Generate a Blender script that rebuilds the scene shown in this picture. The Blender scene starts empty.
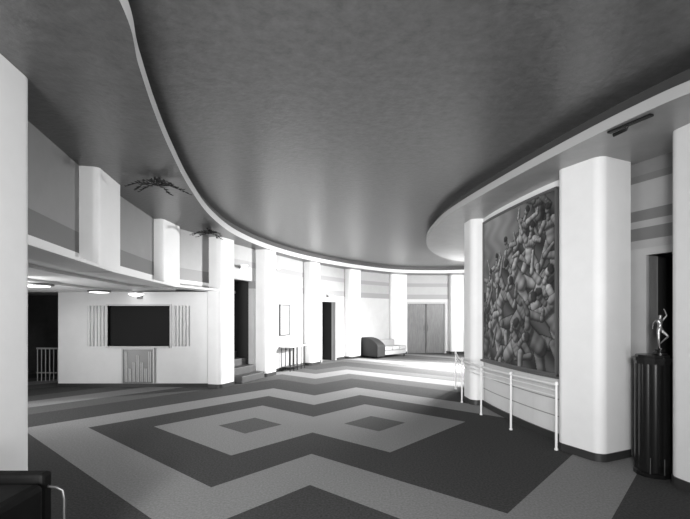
import bpy, bmesh, math, random
import numpy as np
from mathutils import Vector, Matrix
random.seed(4)
SC = bpy.context.scene
COL = SC.collection
PI = math.pi

# ------------------------------------------------------------------ materials
def mat(name, v, rough=.6, metal=0., nscale=0, namt=.0, bump=0., emit=0., spec=.5, bscale=None, stretch=None, ramt=0.):
    m = bpy.data.materials.new(name); m.use_nodes = True
    nt = m.node_tree; b = nt.nodes['Principled BSDF']
    b.inputs['Base Color'].default_value = (v, v, v, 1)
    b.inputs['Roughness'].default_value = rough
    b.inputs['Metallic'].default_value = metal
    b.inputs['Specular IOR Level'].default_value = spec
    if emit:
        b.inputs['Emission Color'].default_value = (1, 1, 1, 1)
        b.inputs['Emission Strength'].default_value = emit
    if nscale:
        tc = nt.nodes.new('ShaderNodeTexCoord'); mp = nt.nodes.new('ShaderNodeMapping')
        nt.links.new(tc.outputs['Object'], mp.inputs['Vector'])
        if stretch: mp.inputs['Scale'].default_value = stretch
        nz = nt.nodes.new('ShaderNodeTexNoise'); nz.inputs['Scale'].default_value = nscale
        nz.inputs['Detail'].default_value = 6; nz.inputs['Roughness'].default_value = .65
        nt.links.new(mp.outputs['Vector'], nz.inputs['Vector'])
        cr = nt.nodes.new('ShaderNodeValToRGB')
        cr.color_ramp.elements[0].position = .3; cr.color_ramp.elements[1].position = .7
        lo, hi = v * (1 - namt), v * (1 + namt)
        cr.color_ramp.elements[0].color = (lo, lo, lo, 1); cr.color_ramp.elements[1].color = (hi, hi, hi, 1)
        nt.links.new(nz.outputs['Fac'], cr.inputs['Fac']); nt.links.new(cr.outputs['Color'], b.inputs['Base Color'])
        if ramt:
            mr = nt.nodes.new('ShaderNodeMapRange'); mr.inputs['From Min'].default_value = .3; mr.inputs['From Max'].default_value = .7
            mr.inputs['To Min'].default_value = rough-ramt; mr.inputs['To Max'].default_value = rough+ramt
            nt.links.new(nz.outputs['Fac'], mr.inputs['Value']); nt.links.new(mr.outputs['Result'], b.inputs['Roughness'])
        if bump:
            bp = nt.nodes.new('ShaderNodeBump'); bp.inputs['Strength'].default_value = bump
            bp.inputs['Distance'].default_value = .02
            n2 = nt.nodes.new('ShaderNodeTexNoise'); n2.inputs['Scale'].default_value = bscale or nscale * 3
            n2.inputs['Detail'].default_value = 4
            nt.links.new(mp.outputs['Vector'], n2.inputs['Vector'])
            nt.links.new(n2.outputs['Fac'], bp.inputs['Height']); nt.links.new(bp.outputs['Normal'], b.inputs['Normal'])
    return m

M = {}
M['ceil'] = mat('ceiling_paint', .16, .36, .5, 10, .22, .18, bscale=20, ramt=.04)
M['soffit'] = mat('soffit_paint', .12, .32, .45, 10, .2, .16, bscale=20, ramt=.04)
M['soffitr'] = mat('right_soffit_lit', .36, .38, .2, 4, .08, .06, bscale=20)  # soffit colour made paler to carry the bright light on its underside
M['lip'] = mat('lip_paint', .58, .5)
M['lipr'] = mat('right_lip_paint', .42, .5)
M['ledge'] = mat('ledge_paint', .70, .5)
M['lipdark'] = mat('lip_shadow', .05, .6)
M['white'] = mat('white_plaster', .76, .6, 0, 3, .03, spec=.3)
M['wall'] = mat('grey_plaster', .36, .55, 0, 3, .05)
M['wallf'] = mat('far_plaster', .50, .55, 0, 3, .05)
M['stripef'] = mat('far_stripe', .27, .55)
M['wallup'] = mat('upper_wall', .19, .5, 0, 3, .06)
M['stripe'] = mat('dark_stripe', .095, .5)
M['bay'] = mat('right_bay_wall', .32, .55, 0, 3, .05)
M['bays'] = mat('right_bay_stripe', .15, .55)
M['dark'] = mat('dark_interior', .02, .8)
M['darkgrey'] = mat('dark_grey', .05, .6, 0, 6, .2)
M['base'] = mat('baseboard_black', .03, .4)
M['dado'] = mat('dado_grey', .66, .5, 0, 3, .05)
M['carpd'] = mat('carpet_dark', .068, .95, 0, 50, .42, .5, bscale=160, spec=.1)
M['carpm'] = mat('carpet_middle', .115, .95, 0, 50, .34, .5, bscale=160, spec=.1)
M['carpl'] = mat('carpet_light', .27, .95, 0, 50, .26, .5, bscale=160, spec=.1)
M['chrome'] = mat('chrome', .16, .4, 1.)
M['railw'] = mat('rail_white', .75, .3)
M['railg'] = mat('rail_grey', .4, .4)
M['iron'] = mat('wrought_iron', .02, .4, .6)
M['lacq'] = mat('black_lacquer', .006, .27, 0, 4, .2, spec=.4)
M['silver'] = mat('silver', .40, .42, .9, 12, .15)
M['leather'] = mat('dark_leather', .005, .7, 0, 20, .3, spec=.12)
M['fabric'] = mat('grey_upholstery', .36, .8, 0, 40, .15)
M['fabricd'] = mat('dark_upholstery', .018, .7, 0, 40, .15)
M['wood'] = mat('door_wood', .13, .45, 0, 5, .3, stretch=(6, 6, .6))
M['glow'] = mat('lamp_glass', .9, .4, emit=2.2)
M['dimglow'] = mat('small_lamp_glass', .7, .4, emit=.3)
M['glass'] = mat('booth_glass', .008, .55, spec=.15)
M['flute'] = mat('fluted_plaster', .74, .5)
M['flutegap'] = mat('flute_groove', .30, .6)
M['metalgrey'] = mat('grille_metal', .15, .4, .3)
M['under'] = mat('recess_ceiling', .70, .6)

# ------------------------------------------------------------------ helpers
class MB:
    def __init__(s): s.bm = bmesh.new()
    def quadbox(s, P, mi=0):   # 8 points: bottom 4, top 4
        v = [s.bm.verts.new(p) for p in P]
        for f in ((3,2,1,0),(4,5,6,7),(0,1,5,4),(1,2,6,5),(2,3,7,6),(3,0,4,7)):
            s.bm.faces.new([v[i] for i in f]).material_index = mi
    def box(s, x0, x1, y0, y1, z0, z1, mi=0):
        s.quadbox([(x0,y0,z0),(x1,y0,z0),(x1,y1,z0),(x0,y1,z0),(x0,y0,z1),(x1,y0,z1),(x1,y1,z1),(x0,y1,z1)], mi)
    def seg(s, g, s0, s1, d0, d1, z0, z1, mi=0):
        c = [g.pt(s0,d0), g.pt(s1,d0), g.pt(s1,d1), g.pt(s0,d1)]
        s.quadbox([(x,y,z0) for x,y in c] + [(x,y,z1) for x,y in c], mi)
    def prism(s, pts, z0, z1, mi=0):
        a = [s.bm.verts.new((x,y,z0)) for x,y in pts]; b = [s.bm.verts.new((x,y,z1)) for x,y in pts]
        n = len(pts)
        for i in range(n):
            s.bm.faces.new((a[i], a[(i+1)%n], b[(i+1)%n], b[i])).material_index = mi
        s.bm.faces.new(b).material_index = mi; s.bm.faces.new(a[::-1]).material_index = mi
    def tube(s, pts, r, seg=8, mi=0, r1=None):
        pts = [Vector(p) for p in pts]; rings = []
        n = len(pts); ref = None
        for i, p in enumerate(pts):
            t = (pts[min(i+1,n-1)] - pts[max(i-1,0)]).normalized()
            if ref is None: ref = Vector((0,0,1)) if abs(t.z) < .9 else Vector((1,0,0))
            u = (ref - t*ref.dot(t)).normalized(); w = t.cross(u); ref = u
            rr = r if r1 is None else r + (r1-r)*i/(n-1)
            rings.append([s.bm.verts.new(p + (u*math.cos(2*PI*k/seg) + w*math.sin(2*PI*k/seg))*rr) for k in range(seg)])
        for a, b in zip(rings, rings[1:]):
            for k in range(seg):
                s.bm.faces.new((a[k], a[(k+1)%seg], b[(k+1)%seg], b[k])).material_index = mi
        s.bm.faces.new(rings[0][::-1]).material_index = mi; s.bm.faces.new(rings[-1]).material_index = mi
    def lathe(s, prof, cx=0, cy=0, seg=32, mi=0, lobes=0, amp=0.):
        rings = []
        for r, z in prof:
            ring = []
            for k in range(seg):
                q = r*(1 + (amp*abs(math.sin(lobes*PI*k/seg)) if lobes else 0))
                ring.append(s.bm.verts.new((cx + q*math.cos(2*PI*k/seg), cy + q*math.sin(2*PI*k/seg), z)))
            rings.append(ring)
        for a, b in zip(rings, rings[1:]):
            for k in range(seg):
                s.bm.faces.new((a[k], a[(k+1)%seg], b[(k+1)%seg], b[k])).material_index = mi
        s.bm.faces.new(rings[0][::-1]).material_index = mi; s.bm.faces.new(rings[-1]).material_index = mi
    def build(s, name, mats, parent=None, bevel=0, smooth=False, loc=None, rotz=0, kind=None, fixn=True):
        if not isinstance(mats, (list, tuple)): mats = [mats]
        if fixn: bmesh.ops.recalc_face_normals(s.bm, faces=s.bm.faces[:])
        if smooth:
            for f in s.bm.faces: f.smooth = True
            for e in s.bm.edges:
                if len(e.link_faces) == 2 and e.calc_face_angle(0) > .6: e.smooth = False
        me = bpy.data.meshes.new(name); s.bm.to_mesh(me); s.bm.free()
        for m in mats: me.materials.append(m)
        o = bpy.data.objects.new(name, me); COL.objects.link(o)
        if parent: o.parent = parent
        if loc: o.location = loc
        o.rotation_euler = (0, 0, rotz)
        if bevel:
            b = o.modifiers.new('bevel', 'BEVEL'); b.width = bevel; b.segments = 2; b.limit_method = 'ANGLE'
        if kind: o['kind'] = kind
        return o

class Seg:   # d > 0 points out of the room
    def __init__(s, p0, p1):
        s.o = Vector(p0); d = Vector(p1) - s.o; s.L = d.length; s.t = d / s.L; s.n = Vector((-s.t.y, s.t.x))
        s.ang = math.atan2(s.t.y, s.t.x)
    def pt(s, a, d=0): q = s.o + s.t*a + s.n*d; return (q.x, q.y)
    def p3(s, a, d=0, z=0): q = s.pt(a, d); return (q[0], q[1], z)

def catmull(P, n=8):
    P = [Vector(p) for p in P]; out = []
    for i in range(len(P)-1):
        p0 = P[i-1] if i else P[0]*2 - P[1]
        p1, p2 = P[i], P[i+1]
        p3 = P[i+2] if i+2 < len(P) else p2*2 - p1
        for k in range(n):
            t = k/n
            out.append(.5*((2*p1) + (p2-p0)*t + (2*p0-5*p1+4*p2-p3)*t*t + (3*p1-p0-3*p2+p3)*t**3))
    out.append(P[-1]); return out

def thing(name, label, cat, loc=(0,0,0), rotz=0, group=None, kind=None):
    o = bpy.data.objects.new(name, None); COL.objects.link(o); o.empty_display_size = .2
    o.location = loc; o.rotation_euler = (0,0,rotz)
    o['label'] = label
    if kind: o['kind'] = kind
    else: o['category'] = cat
    if group: o['group'] = group
    return o

HS, HC, HL = 3.35, 3.60, 2.20     # soffit, main ceiling, low recess ceiling
BH = .09                          # base strip height

# ------------------------------------------------------------------ floor (patterned carpet)
W = .65; ang = math.radians(3.5)
A = Vector((math.cos(-PI/4+ang), math.sin(-PI/4+ang))); B = Vector((math.cos(PI/4+ang), math.sin(PI/4+ang)))
O = Vector((-1.39, 6.31))
R1 = [(-2.5,-.5,-2.5,2.5), (-.5,2.5,-2.5,4.5), (2.5,6,-.5,4.5)]
def light(a, b):
    if abs(a) < .5 and abs(b) < .5: return 2
    if abs(a-2) < .5 and abs(b-2) < .5: return 2
    if abs(a) < 1.5 and abs(b) < 1.5: return 1
    if abs(a-2) < 1.5 and abs(b-2) < 1.5: return 1
    d = min(max(x0-a, a-x1, y0-b, b-y1, 0) for x0,x1,y0,y1 in R1)
    if d == 0: return 0
    if d < 1: return 1
    if d < 2.5: return 0
    e = (d-2.5) % 4.5
    return 2 if e < 1 else (1 if e < 2 else (2 if e < 3 else 0))
m = MB(); vd = {}
def gv(i, j):
    if (i,j) not in vd:
        p = O + A*(i*W/2) + B*(j*W/2); vd[(i,j)] = m.bm.verts.new((p.x, p.y, 0))
    return vd[(i,j)]
for i in range(-61, 61):
    for j in range(-61, 61):
        c = O + A*((i+.5)*W/2) + B*((j+.5)*W/2)
        if -9.2 < c.x < 10 and -4.2 < c.y < 21:
            m.bm.faces.new((gv(i,j), gv(i+1,j), gv(i+1,j+1), gv(i,j+1))).material_index = light((i+.5)/2, (j+.5)/2)
fl = m.build('floor', [M['carpd'], M['carpl'], M['carpm']], kind='structure', fixn=False)

# ------------------------------------------------------------------ ceilings
m = MB(); m.box(-9.5, 10.5, -4.3, 21, HC, HC+.15); m.build('ceiling', M['ceil'], kind='structure')
def soffit(name, pts, outer, sgn, fz, um, lm, st=.07):
    m = MB(); c = catmull(pts, 10); n = len(c)
    nor = []
    for i in range(n):
        t = (c[min(i+1,n-1)] - c[max(i-1,0)]).normalized(); nor.append(Vector((-t.y, t.x))*sgn)
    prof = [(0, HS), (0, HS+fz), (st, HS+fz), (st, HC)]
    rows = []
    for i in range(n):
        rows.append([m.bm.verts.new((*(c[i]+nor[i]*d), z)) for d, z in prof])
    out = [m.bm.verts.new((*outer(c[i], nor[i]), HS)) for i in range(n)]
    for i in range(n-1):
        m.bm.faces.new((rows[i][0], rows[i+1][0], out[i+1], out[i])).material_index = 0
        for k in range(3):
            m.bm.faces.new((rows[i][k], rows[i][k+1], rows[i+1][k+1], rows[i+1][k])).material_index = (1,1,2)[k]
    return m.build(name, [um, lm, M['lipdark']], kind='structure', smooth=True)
LIP = [(-.6,-4.2),(-.9,-1),(-1.08,1.0),(-1.25,2.38),(-1.44,3.0),(-1.64,3.7),(-1.86,4.6),(-2.14,5.97),(-2.36,7.6),(-2.36,9.4),
       (-1.95,11.4),(-1.08,13.5),(.35,15.6),(2.0,17.2),(3.7,17.6),(5.1,17.2),(6.5,16.5),(8.2,15.8),(10.2,15.5)]
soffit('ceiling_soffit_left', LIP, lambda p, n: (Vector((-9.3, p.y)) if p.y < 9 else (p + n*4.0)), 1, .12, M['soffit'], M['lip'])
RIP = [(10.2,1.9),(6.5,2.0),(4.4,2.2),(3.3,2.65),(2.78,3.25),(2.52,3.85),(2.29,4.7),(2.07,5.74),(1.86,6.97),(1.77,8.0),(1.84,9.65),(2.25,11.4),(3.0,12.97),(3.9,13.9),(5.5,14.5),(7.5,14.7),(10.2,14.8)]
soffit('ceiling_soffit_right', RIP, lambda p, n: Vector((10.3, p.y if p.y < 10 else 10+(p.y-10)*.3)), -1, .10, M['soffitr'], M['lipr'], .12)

# ------------------------------------------------------------------ left and far wall with pilasters
C = [(-2.52,2.88),(-3.08,5.4),(-3.38,8.1),(-2.83,9.8),(-2.15,11.6),(-1.12,14.2),(.27,16.35),(2.22,18.3),(4.78,18.45)]
PATH = [(-2.45,-4.2),(-2.4,0)] + C + [(7.2,17.9),(9.4,16.0),(9.4,14.0)]
def wallrun(name, pts, zlo, zhi, mats, openings={}, bands=None, th=.15, off=.1):
    m = MB(); 
    segs = [Seg(a, b) for a, b in zip(pts, pts[1:])]
    bands = bands or [(0,2.32,0),(2.32,2.57,1),(2.57,HC,2)]
    for k, g in enumerate(segs):
        ops = openings.get(k, [])
        cuts = sorted({-.03, g.L+.03, *[o[0] for o in ops], *[o[1] for o in ops]})
        for s0, s1 in zip(cuts, cuts[1:]):
            zl = zlo
            for o in ops:
                if o[0] <= s0 + 1e-6 and s1 <= o[1] + 1e-6: zl = o[2]
            for b0, b1, mi in bands:
                q0, q1 = max(b0, zl), min(b1, zhi)
                if q1 > q0 + 1e-4: m.seg(g, s0, s1, off, off+th, q0, q1, mi)
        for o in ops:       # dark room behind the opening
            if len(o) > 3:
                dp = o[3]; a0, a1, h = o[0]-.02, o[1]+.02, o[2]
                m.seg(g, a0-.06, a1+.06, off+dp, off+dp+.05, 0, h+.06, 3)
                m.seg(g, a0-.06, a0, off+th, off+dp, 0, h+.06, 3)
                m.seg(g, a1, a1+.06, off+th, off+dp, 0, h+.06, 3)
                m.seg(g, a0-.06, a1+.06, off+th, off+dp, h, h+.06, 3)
    o = m.build(name, mats, kind='structure'); return o, segs
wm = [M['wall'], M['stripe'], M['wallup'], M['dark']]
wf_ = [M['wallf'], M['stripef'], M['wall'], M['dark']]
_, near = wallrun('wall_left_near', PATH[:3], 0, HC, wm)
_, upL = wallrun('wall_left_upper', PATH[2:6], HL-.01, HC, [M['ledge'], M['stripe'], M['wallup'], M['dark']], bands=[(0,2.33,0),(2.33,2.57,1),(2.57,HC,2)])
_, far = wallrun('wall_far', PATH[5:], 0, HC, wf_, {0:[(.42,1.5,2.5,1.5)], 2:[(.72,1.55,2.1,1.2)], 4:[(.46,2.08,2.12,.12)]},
                 bands=[(0,2.32,0),(2.32,2.52,1),(2.52,2.85,2),(2.85,3.0,1),(3.0,HC,2)])
def skirting(name, segs, skip={}, off=.1):
    m = MB()
    for k, g in enumerate(segs):
        for s0, s1 in skip.get(k, [(0, g.L)]): m.seg(g, s0, s1, off-.025, off, 0, BH)
    m.build(name, M['base'], kind='structure')
skirting('baseboard_left', near)
skirting('baseboard_far', far, {0:[(0,.42),(1.5,1.92)], 2:[(0,.72),(1.55,2.56)], 4:[(0,.40),(2.14,2.56)]})

def rrect(w, y0, y1, r, n=10):
    pts = [(w/2, y1), (-w/2, y1)]
    for k in range(n+1):
        a = PI + (PI/2)*k/n; pts.append((-w/2 + r + r*math.cos(a), y0 + r + r*math.sin(a)))
    for k in range(n+1):
        a = -PI/2 + (PI/2)*k/n; pts.append((w/2 - r + r*math.cos(a), y0 + r + r*math.sin(a)))
    return pts
def pilaster(p, angle, w, z0, label, y0=-.2, y1=.12, r=.12):
    t = thing('pilaster', label, 'column', (p[0], p[1], z0), angle)
    m = MB(); m.prism(rrect(w, y0, y1, r), BH if z0 < .1 else 0, HS-z0-.001); m.build('shaft', M['white'], t, smooth=True)
    if z0 < .1:
        m = MB(); m.prism(rrect(w+.02, y0-.01, y1, r+.01), 0.001, BH); m.build('plinth', M['base'], t, smooth=True)
    return t
def tang(k):
    a = Vector(PATH[k+3]) - Vector(PATH[k+1]); return math.atan2(a.y, a.x)
labels = ['white pilaster cropped by the left photo edge, rising behind the dark armchair',
 'short white pilaster on the ledge above the left recess, the nearer of two',
 'short white pilaster on the ledge above the ticket booth, the farther of two',
 'full-height white pilaster at the right end of the ticket booth',
 'full-height white pilaster between the stair opening and the console table bay',
 'full-height white pilaster just left of the narrow dark doorway',
 'full-height white pilaster between the dark doorway and the sofa',
 'full-height white pilaster between the sofa and the double doors',
 'brightly lit pilaster right of the far double doors']
wid = [.7,.78,.74,.62,.62,.66,.72,.84,.6]
for k in range(9):
    if k in (1, 2): pilaster(C[k], tang(k), wid[k], HL-.009, labels[k], y0=-.13, r=.07)
    elif k == 0: pilaster((C[0][0]+.02, C[0][1]), tang(k), wid[k], 0, labels[k])
    else: pilaster(C[k], tang(k) if k < 8 else math.radians(3), wid[k], 0, labels[k])

# ------------------------------------------------------------------ recess on the left under the low ceiling
m = MB()
pl = [g.pt(0, .1) for g in upL] + [upL[-1].pt(upL[-1].L, .1)]
m.prism([(-9.2, 3.0), *pl, (-2.9,12.5), (-9.2, 12.5)][::-1], HL, HL+.06)
m.prism([(-9.2, 3.6), (-3.3,3.6), (-3.75,5.4), (-4.05,8.0), (-3.7,9.4), (-9.2, 9.6)][::-1], HL-.04, HL-.001)
m.prism([(-9.2, 4.6), (-4.2,4.6), (-4.7,6.4), (-4.9,8.2), (-4.6,9.3), (-9.2, 9.4)][::-1], HL-.08, HL-.041)
m.build('ceiling_recess_left', M['under'], kind='structure')
m = MB()
for g in upL:
    m.seg(g, -.03, g.L+.03, -.16, .25, HL-.045, HL-.01)
m.build('trim_1', M['ledge'], kind='structure')
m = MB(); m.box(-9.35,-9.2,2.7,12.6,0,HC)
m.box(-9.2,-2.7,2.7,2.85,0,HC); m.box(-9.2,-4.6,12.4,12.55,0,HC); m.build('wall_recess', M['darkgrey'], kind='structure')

# ticket booth
bx, by = -4.7, 9.7
t = thing('ticket_booth', 'white plaster ticket booth with dark window between fluted side panels', 'booth', (bx, by, 0))
x0, x1 = -6.47-bx, -3.10-bx; wx0, wx1 = -5.35-bx, -3.95-bx
m = MB()
m.box(x0, wx0, 0, .12, .08, HL-.055); m.box(wx1, x1, 0, .12, .08, HL-.055)
m.box(wx0, wx1, 0, .12, .08, .92); m.box(wx0, wx1, 0, .12, 1.83, HL-.055)
m.box(x0, x0+.12, .12, .45, .08, HL-.055); m.box(x1-.12, x1, .12, .45, .08, HL-.055); m.box(x0, x1, .45, .52, .08, HL-.055)
m.build('booth_wall', M['white'], t)
m = MB(); m.box(x0-.01, x1+.01, -.015, .53, 0.001, .08); m.build('plinth', M['base'], t)
wf = MB(); wf.box(wx0-.04, wx0, -.02, .13, .88, 1.87); wf.box(wx1, wx1+.04, -.02, .13, .88, 1.87); wf.box(wx0, wx1, -.02, .13, 1.83, 1.87)
wf.box(wx0, wx1, -.07, .13, .88, .92); wf.build('window_frame', M['lip'], t, bevel=.004)
m = MB(); m.box(wx0, wx1, .07, .09, .92, 1.83); m.build('window_glass', M['glass'], t)
for a, b in ((-5.80,-5.42), (-3.88,-3.50)):
    m = MB(); m.box(a-bx, b-bx, -.012, -.001, .92, 1.83, 1)
    n = 5
    for k in range(n):
        cx = a + (k+.5)*(b-a)/n - bx; rr = (b-a)/n*.36
        m.prism([(cx + rr*math.cos(q), -.0121 - 1.3*rr*math.sin(q)) for q in [PI*i/8 for i in range(9)]][::-1], .92, 1.83)
    m.build('fluted_panel', [M['flute'], M['flutegap']], t, smooth=True)
m = MB(); gx0, gx1 = -5.02-bx, -4.28-bx
m.box(gx0, gx1, -.03, 0, .09, .88, 0)
m.box(gx0, gx0+.03, -.055, -.03, .09, .88, 1); m.box(gx1-.03, gx1, -.055, -.03, .09, .88, 1); m.box(gx0+.03, gx1-.03, -.055, -.03, .85, .88, 1)
for k, (h0, h1) in enumerate(((.12,.80),(.12,.42),(.12,.56),(.12,.72),(.12,.56),(.12,.42),(.12,.80))):
    cx = gx0 + .06 + (k+.5)*(gx1-gx0-.12)/7
    m.box(cx-.024, cx+.024, -.048, -.03, h0, h1, 3)
    m.box(cx-.008, cx+.008, -.053, -.048, h0, h1, 2)
m.build('grille_panel', [M['metalgrey'], M['lip'], M['stripe'], M['white']], t)

def wall_sconce(loc, rot, label, s=1., glow='dimglow', fz=1.):
    t = thing('wall_sconce', label, 'wall lamp', loc, rot)
    m = MB(); m.box(-.05*s, .05*s, -.02, 0, -.06*s, .06*s); m.build('back_plate', M['chrome'], t, bevel=.005)
    m = MB(); m.lathe([(.03*s,-.05*s*fz),(.09*s,-.02*s*fz),(.13*s,.03*s*fz),(.135*s,.05*s*fz)], 0, -.15*s, 24); m.build('bowl', M[glow], t, smooth=True)
    return t
wall_sconce((-4.62, 9.69, 2.06), 0, 'glowing bowl lamp on the white booth wall above its window', 1.2, 'glow', .5)
def disc(loc, r, label):
    t = thing('ceiling_light', label, 'ceiling light', loc)
    m = MB(); m.lathe([(r,0),(r*1.08,-.01),(r*1.08,-.03),(r,-.035)], seg=40); m.build('rim', M['chrome'], t, smooth=True)
    m = MB(); m.lathe([(r*.9,-.034),(r*.88,-.045),(r*.3,-.055)], seg=40); m.build('diffuser', M['glow'], t, smooth=True)
disc((-5.0, 6.9, HL-.08), .26, 'round flush ceiling light in the recess, nearer the left photo edge')
disc((-5.0, 8.75, HL-.08), .2, 'round flush ceiling light in the recess, just in front of the booth')

# stair rail in dark recess
t = thing('stair_railing', 'white stair railing with upright bars in the dark opening left of the booth', 'railing', (-7.33, 10.6, 0))
m = MB(); m.tube([(-.27,0,.80),(.27,0,.80)], .022); m.build('top_rail', M['railg'], t, smooth=True)
m = MB(); m.tube([(-.27,0,.2),(.27,0,.2)], .014); m.build('bottom_rail', M['railg'], t, smooth=True)
for k in range(6):
    m = MB(); m.tube([(-.25+.1*k,0,.0),(-.25+.1*k,0,.80)], .011); m.build('bar', M['railg'], t, smooth=True)

# ------------------------------------------------------------------ far bays
g = far[0]   # stairs
t = thing('staircase', 'dark carpeted steps rising into the opening right of the ticket booth', 'stairs', g.p3(.96, .1), g.ang)
for k in range(6):
    m = MB(); m.box(-.5, .5, -.36+.28*k, -.08+.28*k+.02, 0.001 , .17*(k+1)); m.build('step', M['darkgrey'], t, bevel=.015)
wall_sconce(g.p3(.9, .1, 2.82), g.ang, 'small bowl lamp high on the wall above the stair opening', .8)
g = far[1]
t = thing('framed_mirror', 'bright tall framed mirror on the wall between two pilasters', 'mirror', g.p3(1.2, .1, 1.02), g.ang)
m = MB(); m.box(-.3,-.26,-.04,0,0,.92); m.box(.26,.3,-.04,0,0,.92); m.box(-.26,.26,-.04,0,0,.04); m.box(-.26,.26,-.04,0,.88,.92); m.build('frame', M['stripe'], t)
m = MB(); m.box(-.26,.26,-.02,0,.04,.88); m.build('mirror_glass', M['white'], t)
t = thing('console_table', 'slim console table with thin upright legs below the framed mirror', 'table', g.p3(1.4, -.1), g.ang)
m = MB(); m.box(-.5,.5,-.17,.17,.68,.72); m.build('tabletop', M['lip'], t, bevel=.006)
for x in (-.46,-.23,0,.23,.46):
    for y in (-.14,.14):
        m = MB(); m.tube([(x,y,0),(x,y,.68)], .014); m.build('leg', M['iron'], t, smooth=True)
m = MB(); m.box(-.47,.47,-.15,.15,.1,.12); m.build('shelf', M['iron'], t)
wall_sconce(g.p3(.7, .1, 2.95), g.ang, 'small bowl lamp high on the wall above the framed mirror', .7)
g = far[2]
t = thing('door_2', 'narrow dark doorway in a pale frame between two far pilasters', 'door', g.p3(1.135, .1), g.ang, kind='structure')
m = MB(); m.box(-.47,-.41,-.03,.1,0,2.16); m.box(.41,.47,-.03,.1,0,2.16); m.box(-.41,.41,-.03,.1,2.1,2.16); m.build('door_frame', M['wall'], t)
m = MB(); m.box(-.41,.35,.6,.64,0.01,2.08); m.build('door_leaf', M['darkgrey'], t)
wall_sconce(g.p3(1.1, .1, 2.3), g.ang, 'small bowl lamp just above the narrow dark doorway', .8)
g = far[4]
t = thing('door_1', 'pair of grey wooden double doors at the far end of the lobby', 'door', g.p3(1.27, .1), g.ang, kind='structure')
m = MB(); m.box(-.87,-.8,-.03,.1,0,2.19); m.box(.8,.87,-.03,.1,0,2.19); m.box(-.8,.8,-.03,.1,2.12,2.19); m.build('door_frame', M['wall'], t)
for s in (-1, 1):
    m = MB(); a, b = sorted((s*.018, s*.795)); m.box(a, b, .02, .07, .01, 2.11)
    lf = m.build('door_leaf', M['wood'], t)
    m = MB(); m.tube([(s*.08,.02,.95),(s*.08,-.04,.97),(s*.08,-.04,1.2),(s*.08,.02,1.22)], .012); m.build('handle', M['chrome'], lf, smooth=True)

# sofa
g = far[3]
t = thing('sofa', 'low pale sofa with a tall dark rounded left end, against the far wall', 'sofa', g.p3(g.L/2-.02, -.48), g.ang)
m = MB(); m.box(-.46,.9,-.36,.3,.1,.26); m.build('base', M['fabric'], t, bevel=.02)
for k in range(3):
    m = MB(); m.box(-.45+.45*k,-.01+.45*k,-.4,.2,.265,.42); m.build('seat_cushion', M['fabric'], t, bevel=.04)
m = MB(); m.box(-.46,.9,.2,.4,.265,.66); m.build('backrest', M['fabric'], t, bevel=.06)
m = MB(); pr = [(-.42,.06),(.42,.06),(.42,.78)] + [(.42-.84*i/10, .5+.28*math.cos(PI*.5*(i/10)**1.6)) for i in range(1,10)] + [(-.42,.48)]
vs0 = [m.bm.verts.new((-.92,y,z)) for y,z in pr]; vs1 = [m.bm.verts.new((-.465,y,z)) for y,z in pr]
m.bm.faces.new(vs0); m.bm.faces.new(vs1[::-1])
for i in range(len(pr)): m.bm.faces.new((vs0[i], vs0[(i+1)%len(pr)], vs1[(i+1)%len(pr)], vs1[i]))
o = m.build('end_arm', M['fabricd'], t, bevel=.03); o['label'] = 'dark rounded end'
for x in (-.8,.8):
    for y in (-.34,.34):
        m = MB(); m.tube([(x,y,0),(x,y,.1)], .025); m.build('leg', M['iron'], t, smooth=True)

# ------------------------------------------------------------------ right pier
pierfar = catmull([(9.4,12.9),(6.0,12.7),(4.3,12.0),(3.35,10.9),(2.85,9.8),(2.58,8.8),(2.48,7.9)], 4)
murc = catmull([(2.48,7.9),(2.50,7.2),(2.57,6.5),(2.68,5.8),(2.84,5.2)], 6)
pier = [tuple(p) for p in pierfar[:-1]] + [tuple(p) for p in murc]
lightw = [M['dado'], M['stripef'], M['white'], M['dark']]
_, ps = wallrun('wall_pier', pier, 0, HC, lightw, off=0, bands=[(0,.30,0),(.30,.315,1),(.315,.52,0),(.52,.535,1),(.535,.80,0),(.80,HC,2)])
skirting('baseboard_pier', ps, off=0)
A_c, C_c = (2.85, 5.02), (3.34, 3.84)
sh = Vector((.40, .14))
bp = [tuple(Vector(A_c)+sh), tuple(Vector(C_c)+sh)]
_, bs = wallrun('wall_right_bay', [bp[0], bp[1]], 0, HC, [M['bay'], M['bays'], M['wallup'], M['dark']], {0:[(.38,1.06,2.28,1.5)]}, off=0,
                bands=[(0,2.46,0),(2.46,2.60,1),(2.60,2.68,0),(2.68,2.80,1),(2.80,3.12,0),(3.12,3.2,1),(3.2,HC,2)])
_, ns = wallrun('wall_right_near', [C_c, (3.55,2.0), (3.5,-4.2)], 0, HC, wm)
skirting('baseboard_right', ns)
m = MB(); g = bs[0]
m.seg(g, .18, .38, -.04, .16, 0, 2.36); m.seg(g, 1.06, 1.12, -.04, .16, 0, 2.36); m.seg(g, .38, 1.06, -.04, .16, 2.28, 2.36)
m.build('trim_2', M['wall'], kind='structure')
m = MB(); m.box(9.4, 9.55, 12.8, 16.1, 0, HC); m.build('wall_right_far', M['wall'], kind='structure')
m = MB(); m.box(-2.6, 3.7, -4.35, -4.2, 0, HC); m.build('wall_back', M['wall'], kind='structure')
dA = Vector(C_c) - Vector((2.66,5.8)); angA = math.atan2(dA.y, dA.x)
pilaster(A_c, angA+.1, .58, 0, 'broad bright white pilaster right of the mural', y0=-.21, y1=.30, r=.11)
pilaster(C_c, math.atan2(-1, .18), .66, 0, 'white pilaster cropped by the right photo edge beside the statuette pedestal')
pilaster((2.45,7.98), math.radians(-88), .52, 0, 'white pilaster at the far left side of the mural', y0=-.19)
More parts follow.
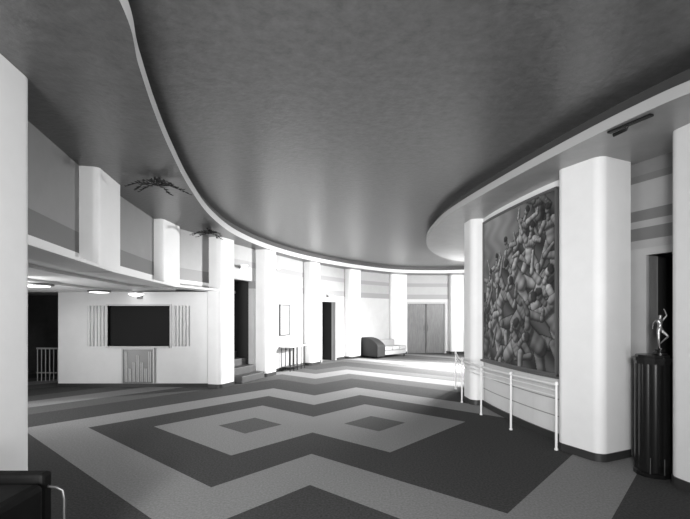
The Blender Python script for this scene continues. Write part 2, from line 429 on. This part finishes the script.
# dado ledge under the mural
m = MB()
mseg = [Seg(a, b) for a, b in zip(murc, murc[1:])]
for g in mseg[2:-1]:
    m.seg(g, -.01, g.L+.01, -.07, 0, .8, .83)
m.build('trim_3', M['stripe'], kind='structure')

# mural, painted with vertex colours: an invented throng of figures on a hillside
NU, NV = 190, 240
def mural_pixels():
    rng = np.random.RandomState(11)
    U, V = np.meshgrid(np.linspace(0, .85, NU), np.linspace(0, 1, NV))
    img = .30 + .08*np.sin(U*9+V*6) + .35*np.clip((V - .45 - U*.6), 0, 1)*1.3
    img += .05*np.sin(U*40+np.sin(V*31)*2)
    hill = V < (.34 + .95*U + .04*np.sin(U*30))
    img = np.where(hill, .13 + .07*np.sin(U*25+V*33), img)
    def cap(p, q, r0, r1, sh):
        nonlocal img
        p = np.array(p); q = np.array(q); d = q-p; L2 = (d*d).sum()+1e-9
        tt = np.clip(((U-p[0])*d[0] + (V-p[1])*d[1])/L2, 0, 1)
        dx = U-(p[0]+d[0]*tt); dy = V-(p[1]+d[1]*tt); r = r0+(r1-r0)*tt
        rho = np.sqrt(dx*dx+dy*dy)/r
        nz = np.sqrt(np.clip(1-rho**2, 0, 1))
        lam = np.clip((-dx*.6+dy*.5)/r*.9 + nz*.45, 0, 1)
        mus = 1 + .16*np.sin(tt*14) + .1*np.sin((U*60+V*75))
        val = sh*(.16 + 1.0*lam)*mus
        img = np.where(rho < 1, val, np.where(rho < 1.2, img*.5, img))
    def figure(x, y, s, a, sh):
        ca, sa = math.cos(a), math.sin(a)
        P = lambda u, v: (x + s*(u*ca - v*sa), y + s*(u*sa + v*ca))
        j = lambda k: rng.uniform(-k, k)
        for sd in (-1, 1):
            kx, ky = sd*.35+j(.35), -.75+j(.3)
            cap(P(sd*.12,-.25), P(kx,ky), s*.19, s*.13, sh*.92)
            cap(P(kx,ky), P(kx+j(.5)-.1, ky-.5+j(.25)), s*.12, s*.065, sh*.85)
        cap(P(0,-.25), P(j(.08),.3), s*.23, s*.25, sh*.95)
        cap(P(-.12,.33), P(.14,.33), s*.19, s*.19, sh)
        for sd in (-1, 1):
            ex, ey = sd*.58+j(.2), .35+j(.4)
            cap(P(sd*.24,.42), P(ex,ey), s*.125, s*.095, sh*1.02)
            cap(P(ex,ey), P(ex+sd*.1+j(.35), ey+.38+j(.35)), s*.09, s*.05, sh*.95)
        hx, hy = j(.12), .82
        cap(P(0,.5), P(hx,hy-.1), s*.09, s*.08, sh*.8)
        cap(P(hx,hy), P(hx+.02,hy+.06), s*.13, s*.12, sh*.95)
        cap(P(hx+.03,hy+.11), P(hx+.09,hy+.08), s*.12, s*.1, .12)
    spots = [(.70,.93,.15,.3),(.55,.83,.15,-.4),(.80,.78,.16,.5),(.62,.70,.17,-.2),(.42,.70,.15,.6),(.80,.56,.19,-.7),(.24,.60,.14,.2),
             (.50,.54,.20,.9),(.10,.50,.15,.1),(.70,.42,.20,-.3),(.30,.42,.19,-.5),(.10,.32,.18,.3),(.82,.30,.21,.4),(.50,.30,.22,-1.0),(.22,.22,.21,.6),
             (.66,.16,.23,1.1),(.06,.12,.2,-.2),(.42,.08,.22,-1.3)]
    for x, y, s, a in spots: figure(x, y, s, a + rng.uniform(-.3,.3), rng.uniform(.40,.95))
    return np.clip(img, .02, 1)
img = mural_pixels()
arc = [Vector(p) for p in catmull([(2.485,7.62),(2.50,7.2),(2.57,6.5),(2.68,5.8),(2.745,5.5)], 12)]
cum = [0]
for a, b in zip(arc, arc[1:]): cum.append(cum[-1] + (b-a).length)
def along(s, off):
    s = min(max(s, 0), cum[-1]-1e-6)
    for i in range(len(cum)-1):
        if cum[i+1] >= s:
            f = (s-cum[i])/(cum[i+1]-cum[i]); p = arc[i].lerp(arc[i+1], f); t = (arc[i+1]-arc[i]).normalized()
            return p + Vector((t.y, -t.x))*off   # into the room
t = thing('mural', 'tall dark mural crowded with tumbling figures on the curved pier', 'mural', (2.5, 6.5, .86))
me = bpy.data.meshes.new('canvas'); vs = []; fs = []; z0, z1 = .0, 2.36
colsx = [along(cum[-1]*i/(NU-1), .03) for i in range(NU)]
for j in range(NV):
    for i in range(NU):
        vs.append((colsx[i].x-2.5, colsx[i].y-6.5, z0+(z1-z0)*j/(NV-1)))
for j in range(NV-1):
    for i in range(NU-1):
        a = j*NU+i; fs.append((a, a+1, a+1+NU, a+NU))
me.from_pydata(vs, [], fs)
at = me.color_attributes.new('paint', 'FLOAT_COLOR', 'POINT')
buf = np.ones((NU*NV, 4), dtype=np.float32); buf[:, :3] = (img.reshape(-1, 1)**1.2)*.58
at.data.foreach_set('color', buf.ravel())
pm = bpy.data.materials.new('mural_paint'); pm.use_nodes = True; nt = pm.node_tree
an = nt.nodes.new('ShaderNodeAttribute'); an.attribute_name = 'paint'
nt.links.new(an.outputs['Color'], nt.nodes['Principled BSDF'].inputs['Base Color']); nt.nodes['Principled BSDF'].inputs['Roughness'].default_value = .65
nt.nodes['Principled BSDF'].inputs['Specular IOR Level'].default_value = .25
me.materials.append(pm); co = bpy.data.objects.new('canvas', me); COL.objects.link(co); co.parent = t
m = MB()
def bandstrip(z0, z1, o0, o1):
    for i in range(24):
        a, b = cum[-1]*i/24, cum[-1]*(i+1)/24
        P = [along(a,o1), along(b,o1), along(b,o0), along(a,o0)]
        P = [(p.x-2.5, p.y-6.5) for p in P]
        m.quadbox([(*p, z0) for p in P] + [(*p, z1) for p in P])
bandstrip(-.035, 0, .0, .05); bandstrip(2.36, 2.395, .0, .05)
for a, b in ((0,.03),(cum[-1]-.03, cum[-1])):
    P = [along(a,.05), along(b,.05), along(b,.0), along(a,.0)]; P = [(p.x-2.5, p.y-6.5) for p in P]
    m.quadbox([(*p, -.035) for p in P] + [(*p, 2.395) for p in P])
m.build('frame', M['stripe'], t)

# rail in front of the mural
posts = [(2.52,5.13),(2.33,6.04),(2.20,6.95),(2.16,7.95),(2.42,9.4)]
t = thing('handrail', 'white metal handrail on slim posts curving along below the mural', 'railing', (2.3,6.5,0))
L = lambda p, z: (p[0]-2.3, p[1]-6.5, z)
cr = catmull(posts, 8)
m = MB(); m.tube([L(p,.78) for p in cr], .017, 10); m.build('top_rail', M['railw'], t, smooth=True)
for z in (.71, .64):
    m = MB(); m.tube([L(p,z) for p in cr], .008, 8); m.build('lower_rail', M['railw'], t, smooth=True)
for p in posts:
    m = MB(); m.lathe([(.022,0.001),(.022,.02),(.015,.025),(.015,.77),(.022,.775),(.024,.80),(.016,.815),(.005,.82)], p[0]-2.3, p[1]-6.5, 14); m.build('post', M['railw'], t, smooth=True)

# pedestal and statuette
px, py = 3.12, 4.36
t = thing('pedestal', 'glossy black fluted pedestal standing between two white pilasters', 'pedestal', (px,py,0))
m = MB(); m.lathe([(.146,.06),(.146,1.12)], seg=96, lobes=8, amp=.08); m.build('fluted_body', M['lacq'], t, smooth=True)
m = MB(); m.lathe([(.165,0.001),(.165,.04),(.155,.045),(.155,.06)], seg=12); m.build('base', M['lacq'], t)
m = MB(); m.lathe([(.162,1.12),(.162,1.15),(.174,1.152),(.174,1.185),(.15,1.187),(.15,1.21)], seg=12); m.build('top', M['lacq'], t)
for a in (-2.3,-1.6,-.9):
    m = MB(); m.tube([(.17*math.cos(a),.17*math.sin(a),.045),(.17*math.cos(a),.17*math.sin(a),.2)], .006); m.build('chrome_rod', M['chrome'], t, smooth=True)
t = thing('statuette', 'small silver statuette of a dancing figure with one arm raised', 'statuette', (px+.075,py,1.211))
m = MB(); m.lathe([(.07,0),(.07,.02),(.05,.03),(.045,.05)], seg=32); m.build('plinth', M['lacq'], t, smooth=True)
S = .40/1.95
J = {'pel':(0,0,1.0),'wai':(.01,.01,1.15),'che':(.0,.03,1.38),'nec':(.01,.03,1.52),'hea':(.03,.02,1.64),'crn':(.035,.02,1.73),
     'hl':(-.08,0,.94),'kl':(-.09,-.04,.5),'al':(-.02,0,.09),'fl':(-.0,-.13,.03),
     'hr':(.08,0,.95),'kr':(.25,-.22,.66),'ar':(.20,.12,.38),'fr':(.18,.22,.28),
     'sl':(-.16,.03,1.46),'el':(-.36,-.04,1.30),'wl':(-.48,-.16,1.10),'nl':(-.5,-.2,1.02),
     'sr':(.16,.03,1.46),'er':(.30,-.04,1.68),'wr':(.20,-.05,1.92),'nr':(.14,-.05,2.02)}
R = dict(pel=.12,wai=.085,che=.12,nec=.045,hea=.085,crn=.07,hl=.085,kl=.055,al=.035,fl=.03,hr=.085,kr=.055,ar=.035,fr=.025,sl=.05,el=.035,wl=.025,nl=.025,sr=.05,er=.035,wr=.025,nr=.025)
E = [('pel','wai'),('wai','che'),('che','nec'),('nec','hea'),('hea','crn'),('pel','hl'),('hl','kl'),('kl','al'),('al','fl'),('pel','hr'),('hr','kr'),('kr','ar'),('ar','fr'),
     ('che','sl'),('sl','el'),('el','wl'),('wl','nl'),('che','sr'),('sr','er'),('er','wr'),('wr','nr')]
keys = list(J); me = bpy.data.meshes.new('figure')
me.from_pydata([(J[k][0]*S, J[k][1]*S, J[k][2]*S+.048) for k in keys], [(keys.index(a), keys.index(b)) for a, b in E], [])
fo = bpy.data.objects.new('figure', me); COL.objects.link(fo); fo.parent = t
fo.modifiers.new('skin', 'SKIN')
for i, k in enumerate(keys):
    v = me.skin_vertices[0].data[i]; v.radius = (R[k]*S, R[k]*S); v.use_root = (k == 'pel')
sb = fo.modifiers.new('sub', 'SUBSURF'); sb.levels = 2; sb.render_levels = 2
me.materials.append(M['silver'])

# ------------------------------------------------------------------ armchair at the left foreground
t = thing('armchair', 'dark leather armchair with bent chrome tube frame at the lower left corner', 'armchair', (-2.07, 2.30, 0), 0)
m = MB(); m.box(-.2,.30,-.24,.24,.14,.62); m.build('seat', M['leather'], t, bevel=.04)
m = MB(); m.box(-.2,-.1,-.24,.24,.625,.74); m.build('backrest', M['leather'], t, bevel=.04)
for s in (-1,1):
    y = s*.29
    m = MB(); m.tube([(-.2,y,.02),(.33,y,.02),(.37,y,.05),(.38,y,.1),(.38,y,.5),(.37,y,.55),(.33,y,.57),(.28,y,.575)], .009, 10); m.build('frame', M['chrome'], t, smooth=True)
    m = MB(); m.box(-.2,.28,y-.045,y+.045,.08,.66); m.build('armrest', M['leather'], t, bevel=.02)

# ------------------------------------------------------------------ leafy iron fixtures under the soffit
def sprig(loc, rot, s, label, n=9):
    t = thing('iron_leaf_fixture', label, 'ceiling fixture', loc, rot)
    m = MB(); m.lathe([(.05*s,-.001),(.05*s,-.02),(.02*s,-.03*s),(.02*s,-.09*s)], seg=16); m.build('stem', M['iron'], t, smooth=True)
    rr = random.Random(int(loc[1]*10))
    for k in range(n):
        a = 2*PI*k/n + rr.uniform(-.25,.25); Ln = s*rr.uniform(.26,.42); c, d = math.cos(a), math.sin(a)
        cv = rr.uniform(-.5,.5); pts = []
        for i in range(9):
            q = i/8; r = Ln*q; aa = a + cv*q
            pts.append((1.15*math.cos(aa)*r, .9*math.sin(aa)*r, -.10*s + .035*s*math.sin(q*PI) - .04*s*q + rr.uniform(-.008,.008)*s))
        m = MB(); m.tube(pts, .010*s, 6, r1=.004*s)
        for i in range(2, 9):
            p = Vector(pts[i]); dr = (Vector(pts[i]) - Vector(pts[i-1])).normalized(); sdv = Vector((-dr.y, dr.x, 0)).normalized()
            wdt = .075*s*(1.15 - i/9)
            for sg in (-1, 1):
                tip = p + sdv*sg*wdt + dr*.05*s + Vector((0,0,.012*s))
                q1 = p + dr*.035*s; q0 = p - dr*.012*s; md = p + sdv*sg*wdt*.5 - dr*.005*s
                m.bm.faces.new([m.bm.verts.new(v) for v in (q0, md, tip, q1)])
        m.build('leaf', M['iron'], t, fixn=False)
sprig((-2.38, 5.45, HS), .3, .9, 'dark iron leaf fixture under the left soffit, the nearer of two')
sprig((-2.72, 8.6, HS), .9, 1.0, 'dark iron leaf fixture under the left soffit, the farther of two')
t = thing('soffit_spotlight', 'dark metal spotlight bar fixed to the right soffit above the broad pilaster', 'spotlight', (2.58, 3.90, HS-.001), math.radians(112))
m = MB(); m.box(-.20,.20,-.025,.025,-.02,0); m.build('plate', M['iron'], t, bevel=.006)
m = MB(); m.tube([(.02,0,-.02),(.03,0,-.045),(.15,.0,-.05)], .012, 12, r1=.018); m.build('lamp_head', M['iron'], t, smooth=True)

# ------------------------------------------------------------------ lights
def area(name, loc, tgt, size, power, sy=None, spread=180):
    l = bpy.data.lights.new(name, 'AREA'); l.energy = power; l.size = size; l.shape = 'RECTANGLE'; l.size_y = sy or size
    l.spread = math.radians(spread)
    o = bpy.data.objects.new(name, l); COL.objects.link(o); o.location = loc
    o.rotation_euler = (Vector(tgt)-Vector(loc)).to_track_quat('-Z', 'Y').to_euler(); return o
def spot(name, loc, tgt, power, ang, r=.3):
    l = bpy.data.lights.new(name, 'SPOT'); l.energy = power; l.spot_size = math.radians(ang); l.spot_blend = 1; l.shadow_soft_size = r
    o = bpy.data.objects.new(name, l); COL.objects.link(o); o.location = loc
    o.rotation_euler = (Vector(tgt)-Vector(loc)).to_track_quat('-Z', 'Y').to_euler(); return o
area('key_light', (-1.75,-3.7,2.5), (.9,7,1.3), 1.0, 185, spread=90)
area('left_fill', (2.2,-.6,2.9), (-3.2,6.6,2.5), .8, 42, spread=70)
area('ceiling_fill', (-.8,-3.2,.7), (-.8,11,3.2), 1.4, 125, spread=60)  # added lamp out of view behind the camera, brightens the main ceiling
spot('pool_light', (5.0,13.6,3.2), (1.4,12.6,0), 8000, 118)
area('far_light', (6.0,14.4,2.6), (2.0,15.8,1.5), 1.2, 330)
area('recess_light', (-5.0,6.0,2.0), (-4.7,9.5,1.0), 1.0, 34)
area('recess_ceiling_fill', (-6.6,6.0,.5), (-4.2,7.0,2.2), .8, 60)  # added lamp hidden by the left pilaster, brightens the recess ceiling from below
w = bpy.data.worlds.new('world'); SC.world = w; w.use_nodes = True
w.node_tree.nodes['Background'].inputs[0].default_value = (.5,.5,.5,1); w.node_tree.nodes['Background'].inputs[1].default_value = .3
SC.view_settings.view_transform = 'Standard'

# ------------------------------------------------------------------ camera
cam = bpy.data.cameras.new('camera'); co = bpy.data.objects.new('camera', cam); COL.objects.link(co)
co.location = (0,0,1.6); co.rotation_euler = (PI/2,0,0)
cam.sensor_width = 36; cam.lens = 430/690*36; cam.shift_y = 56.5/690; cam.clip_start = .05
SC.camera = co
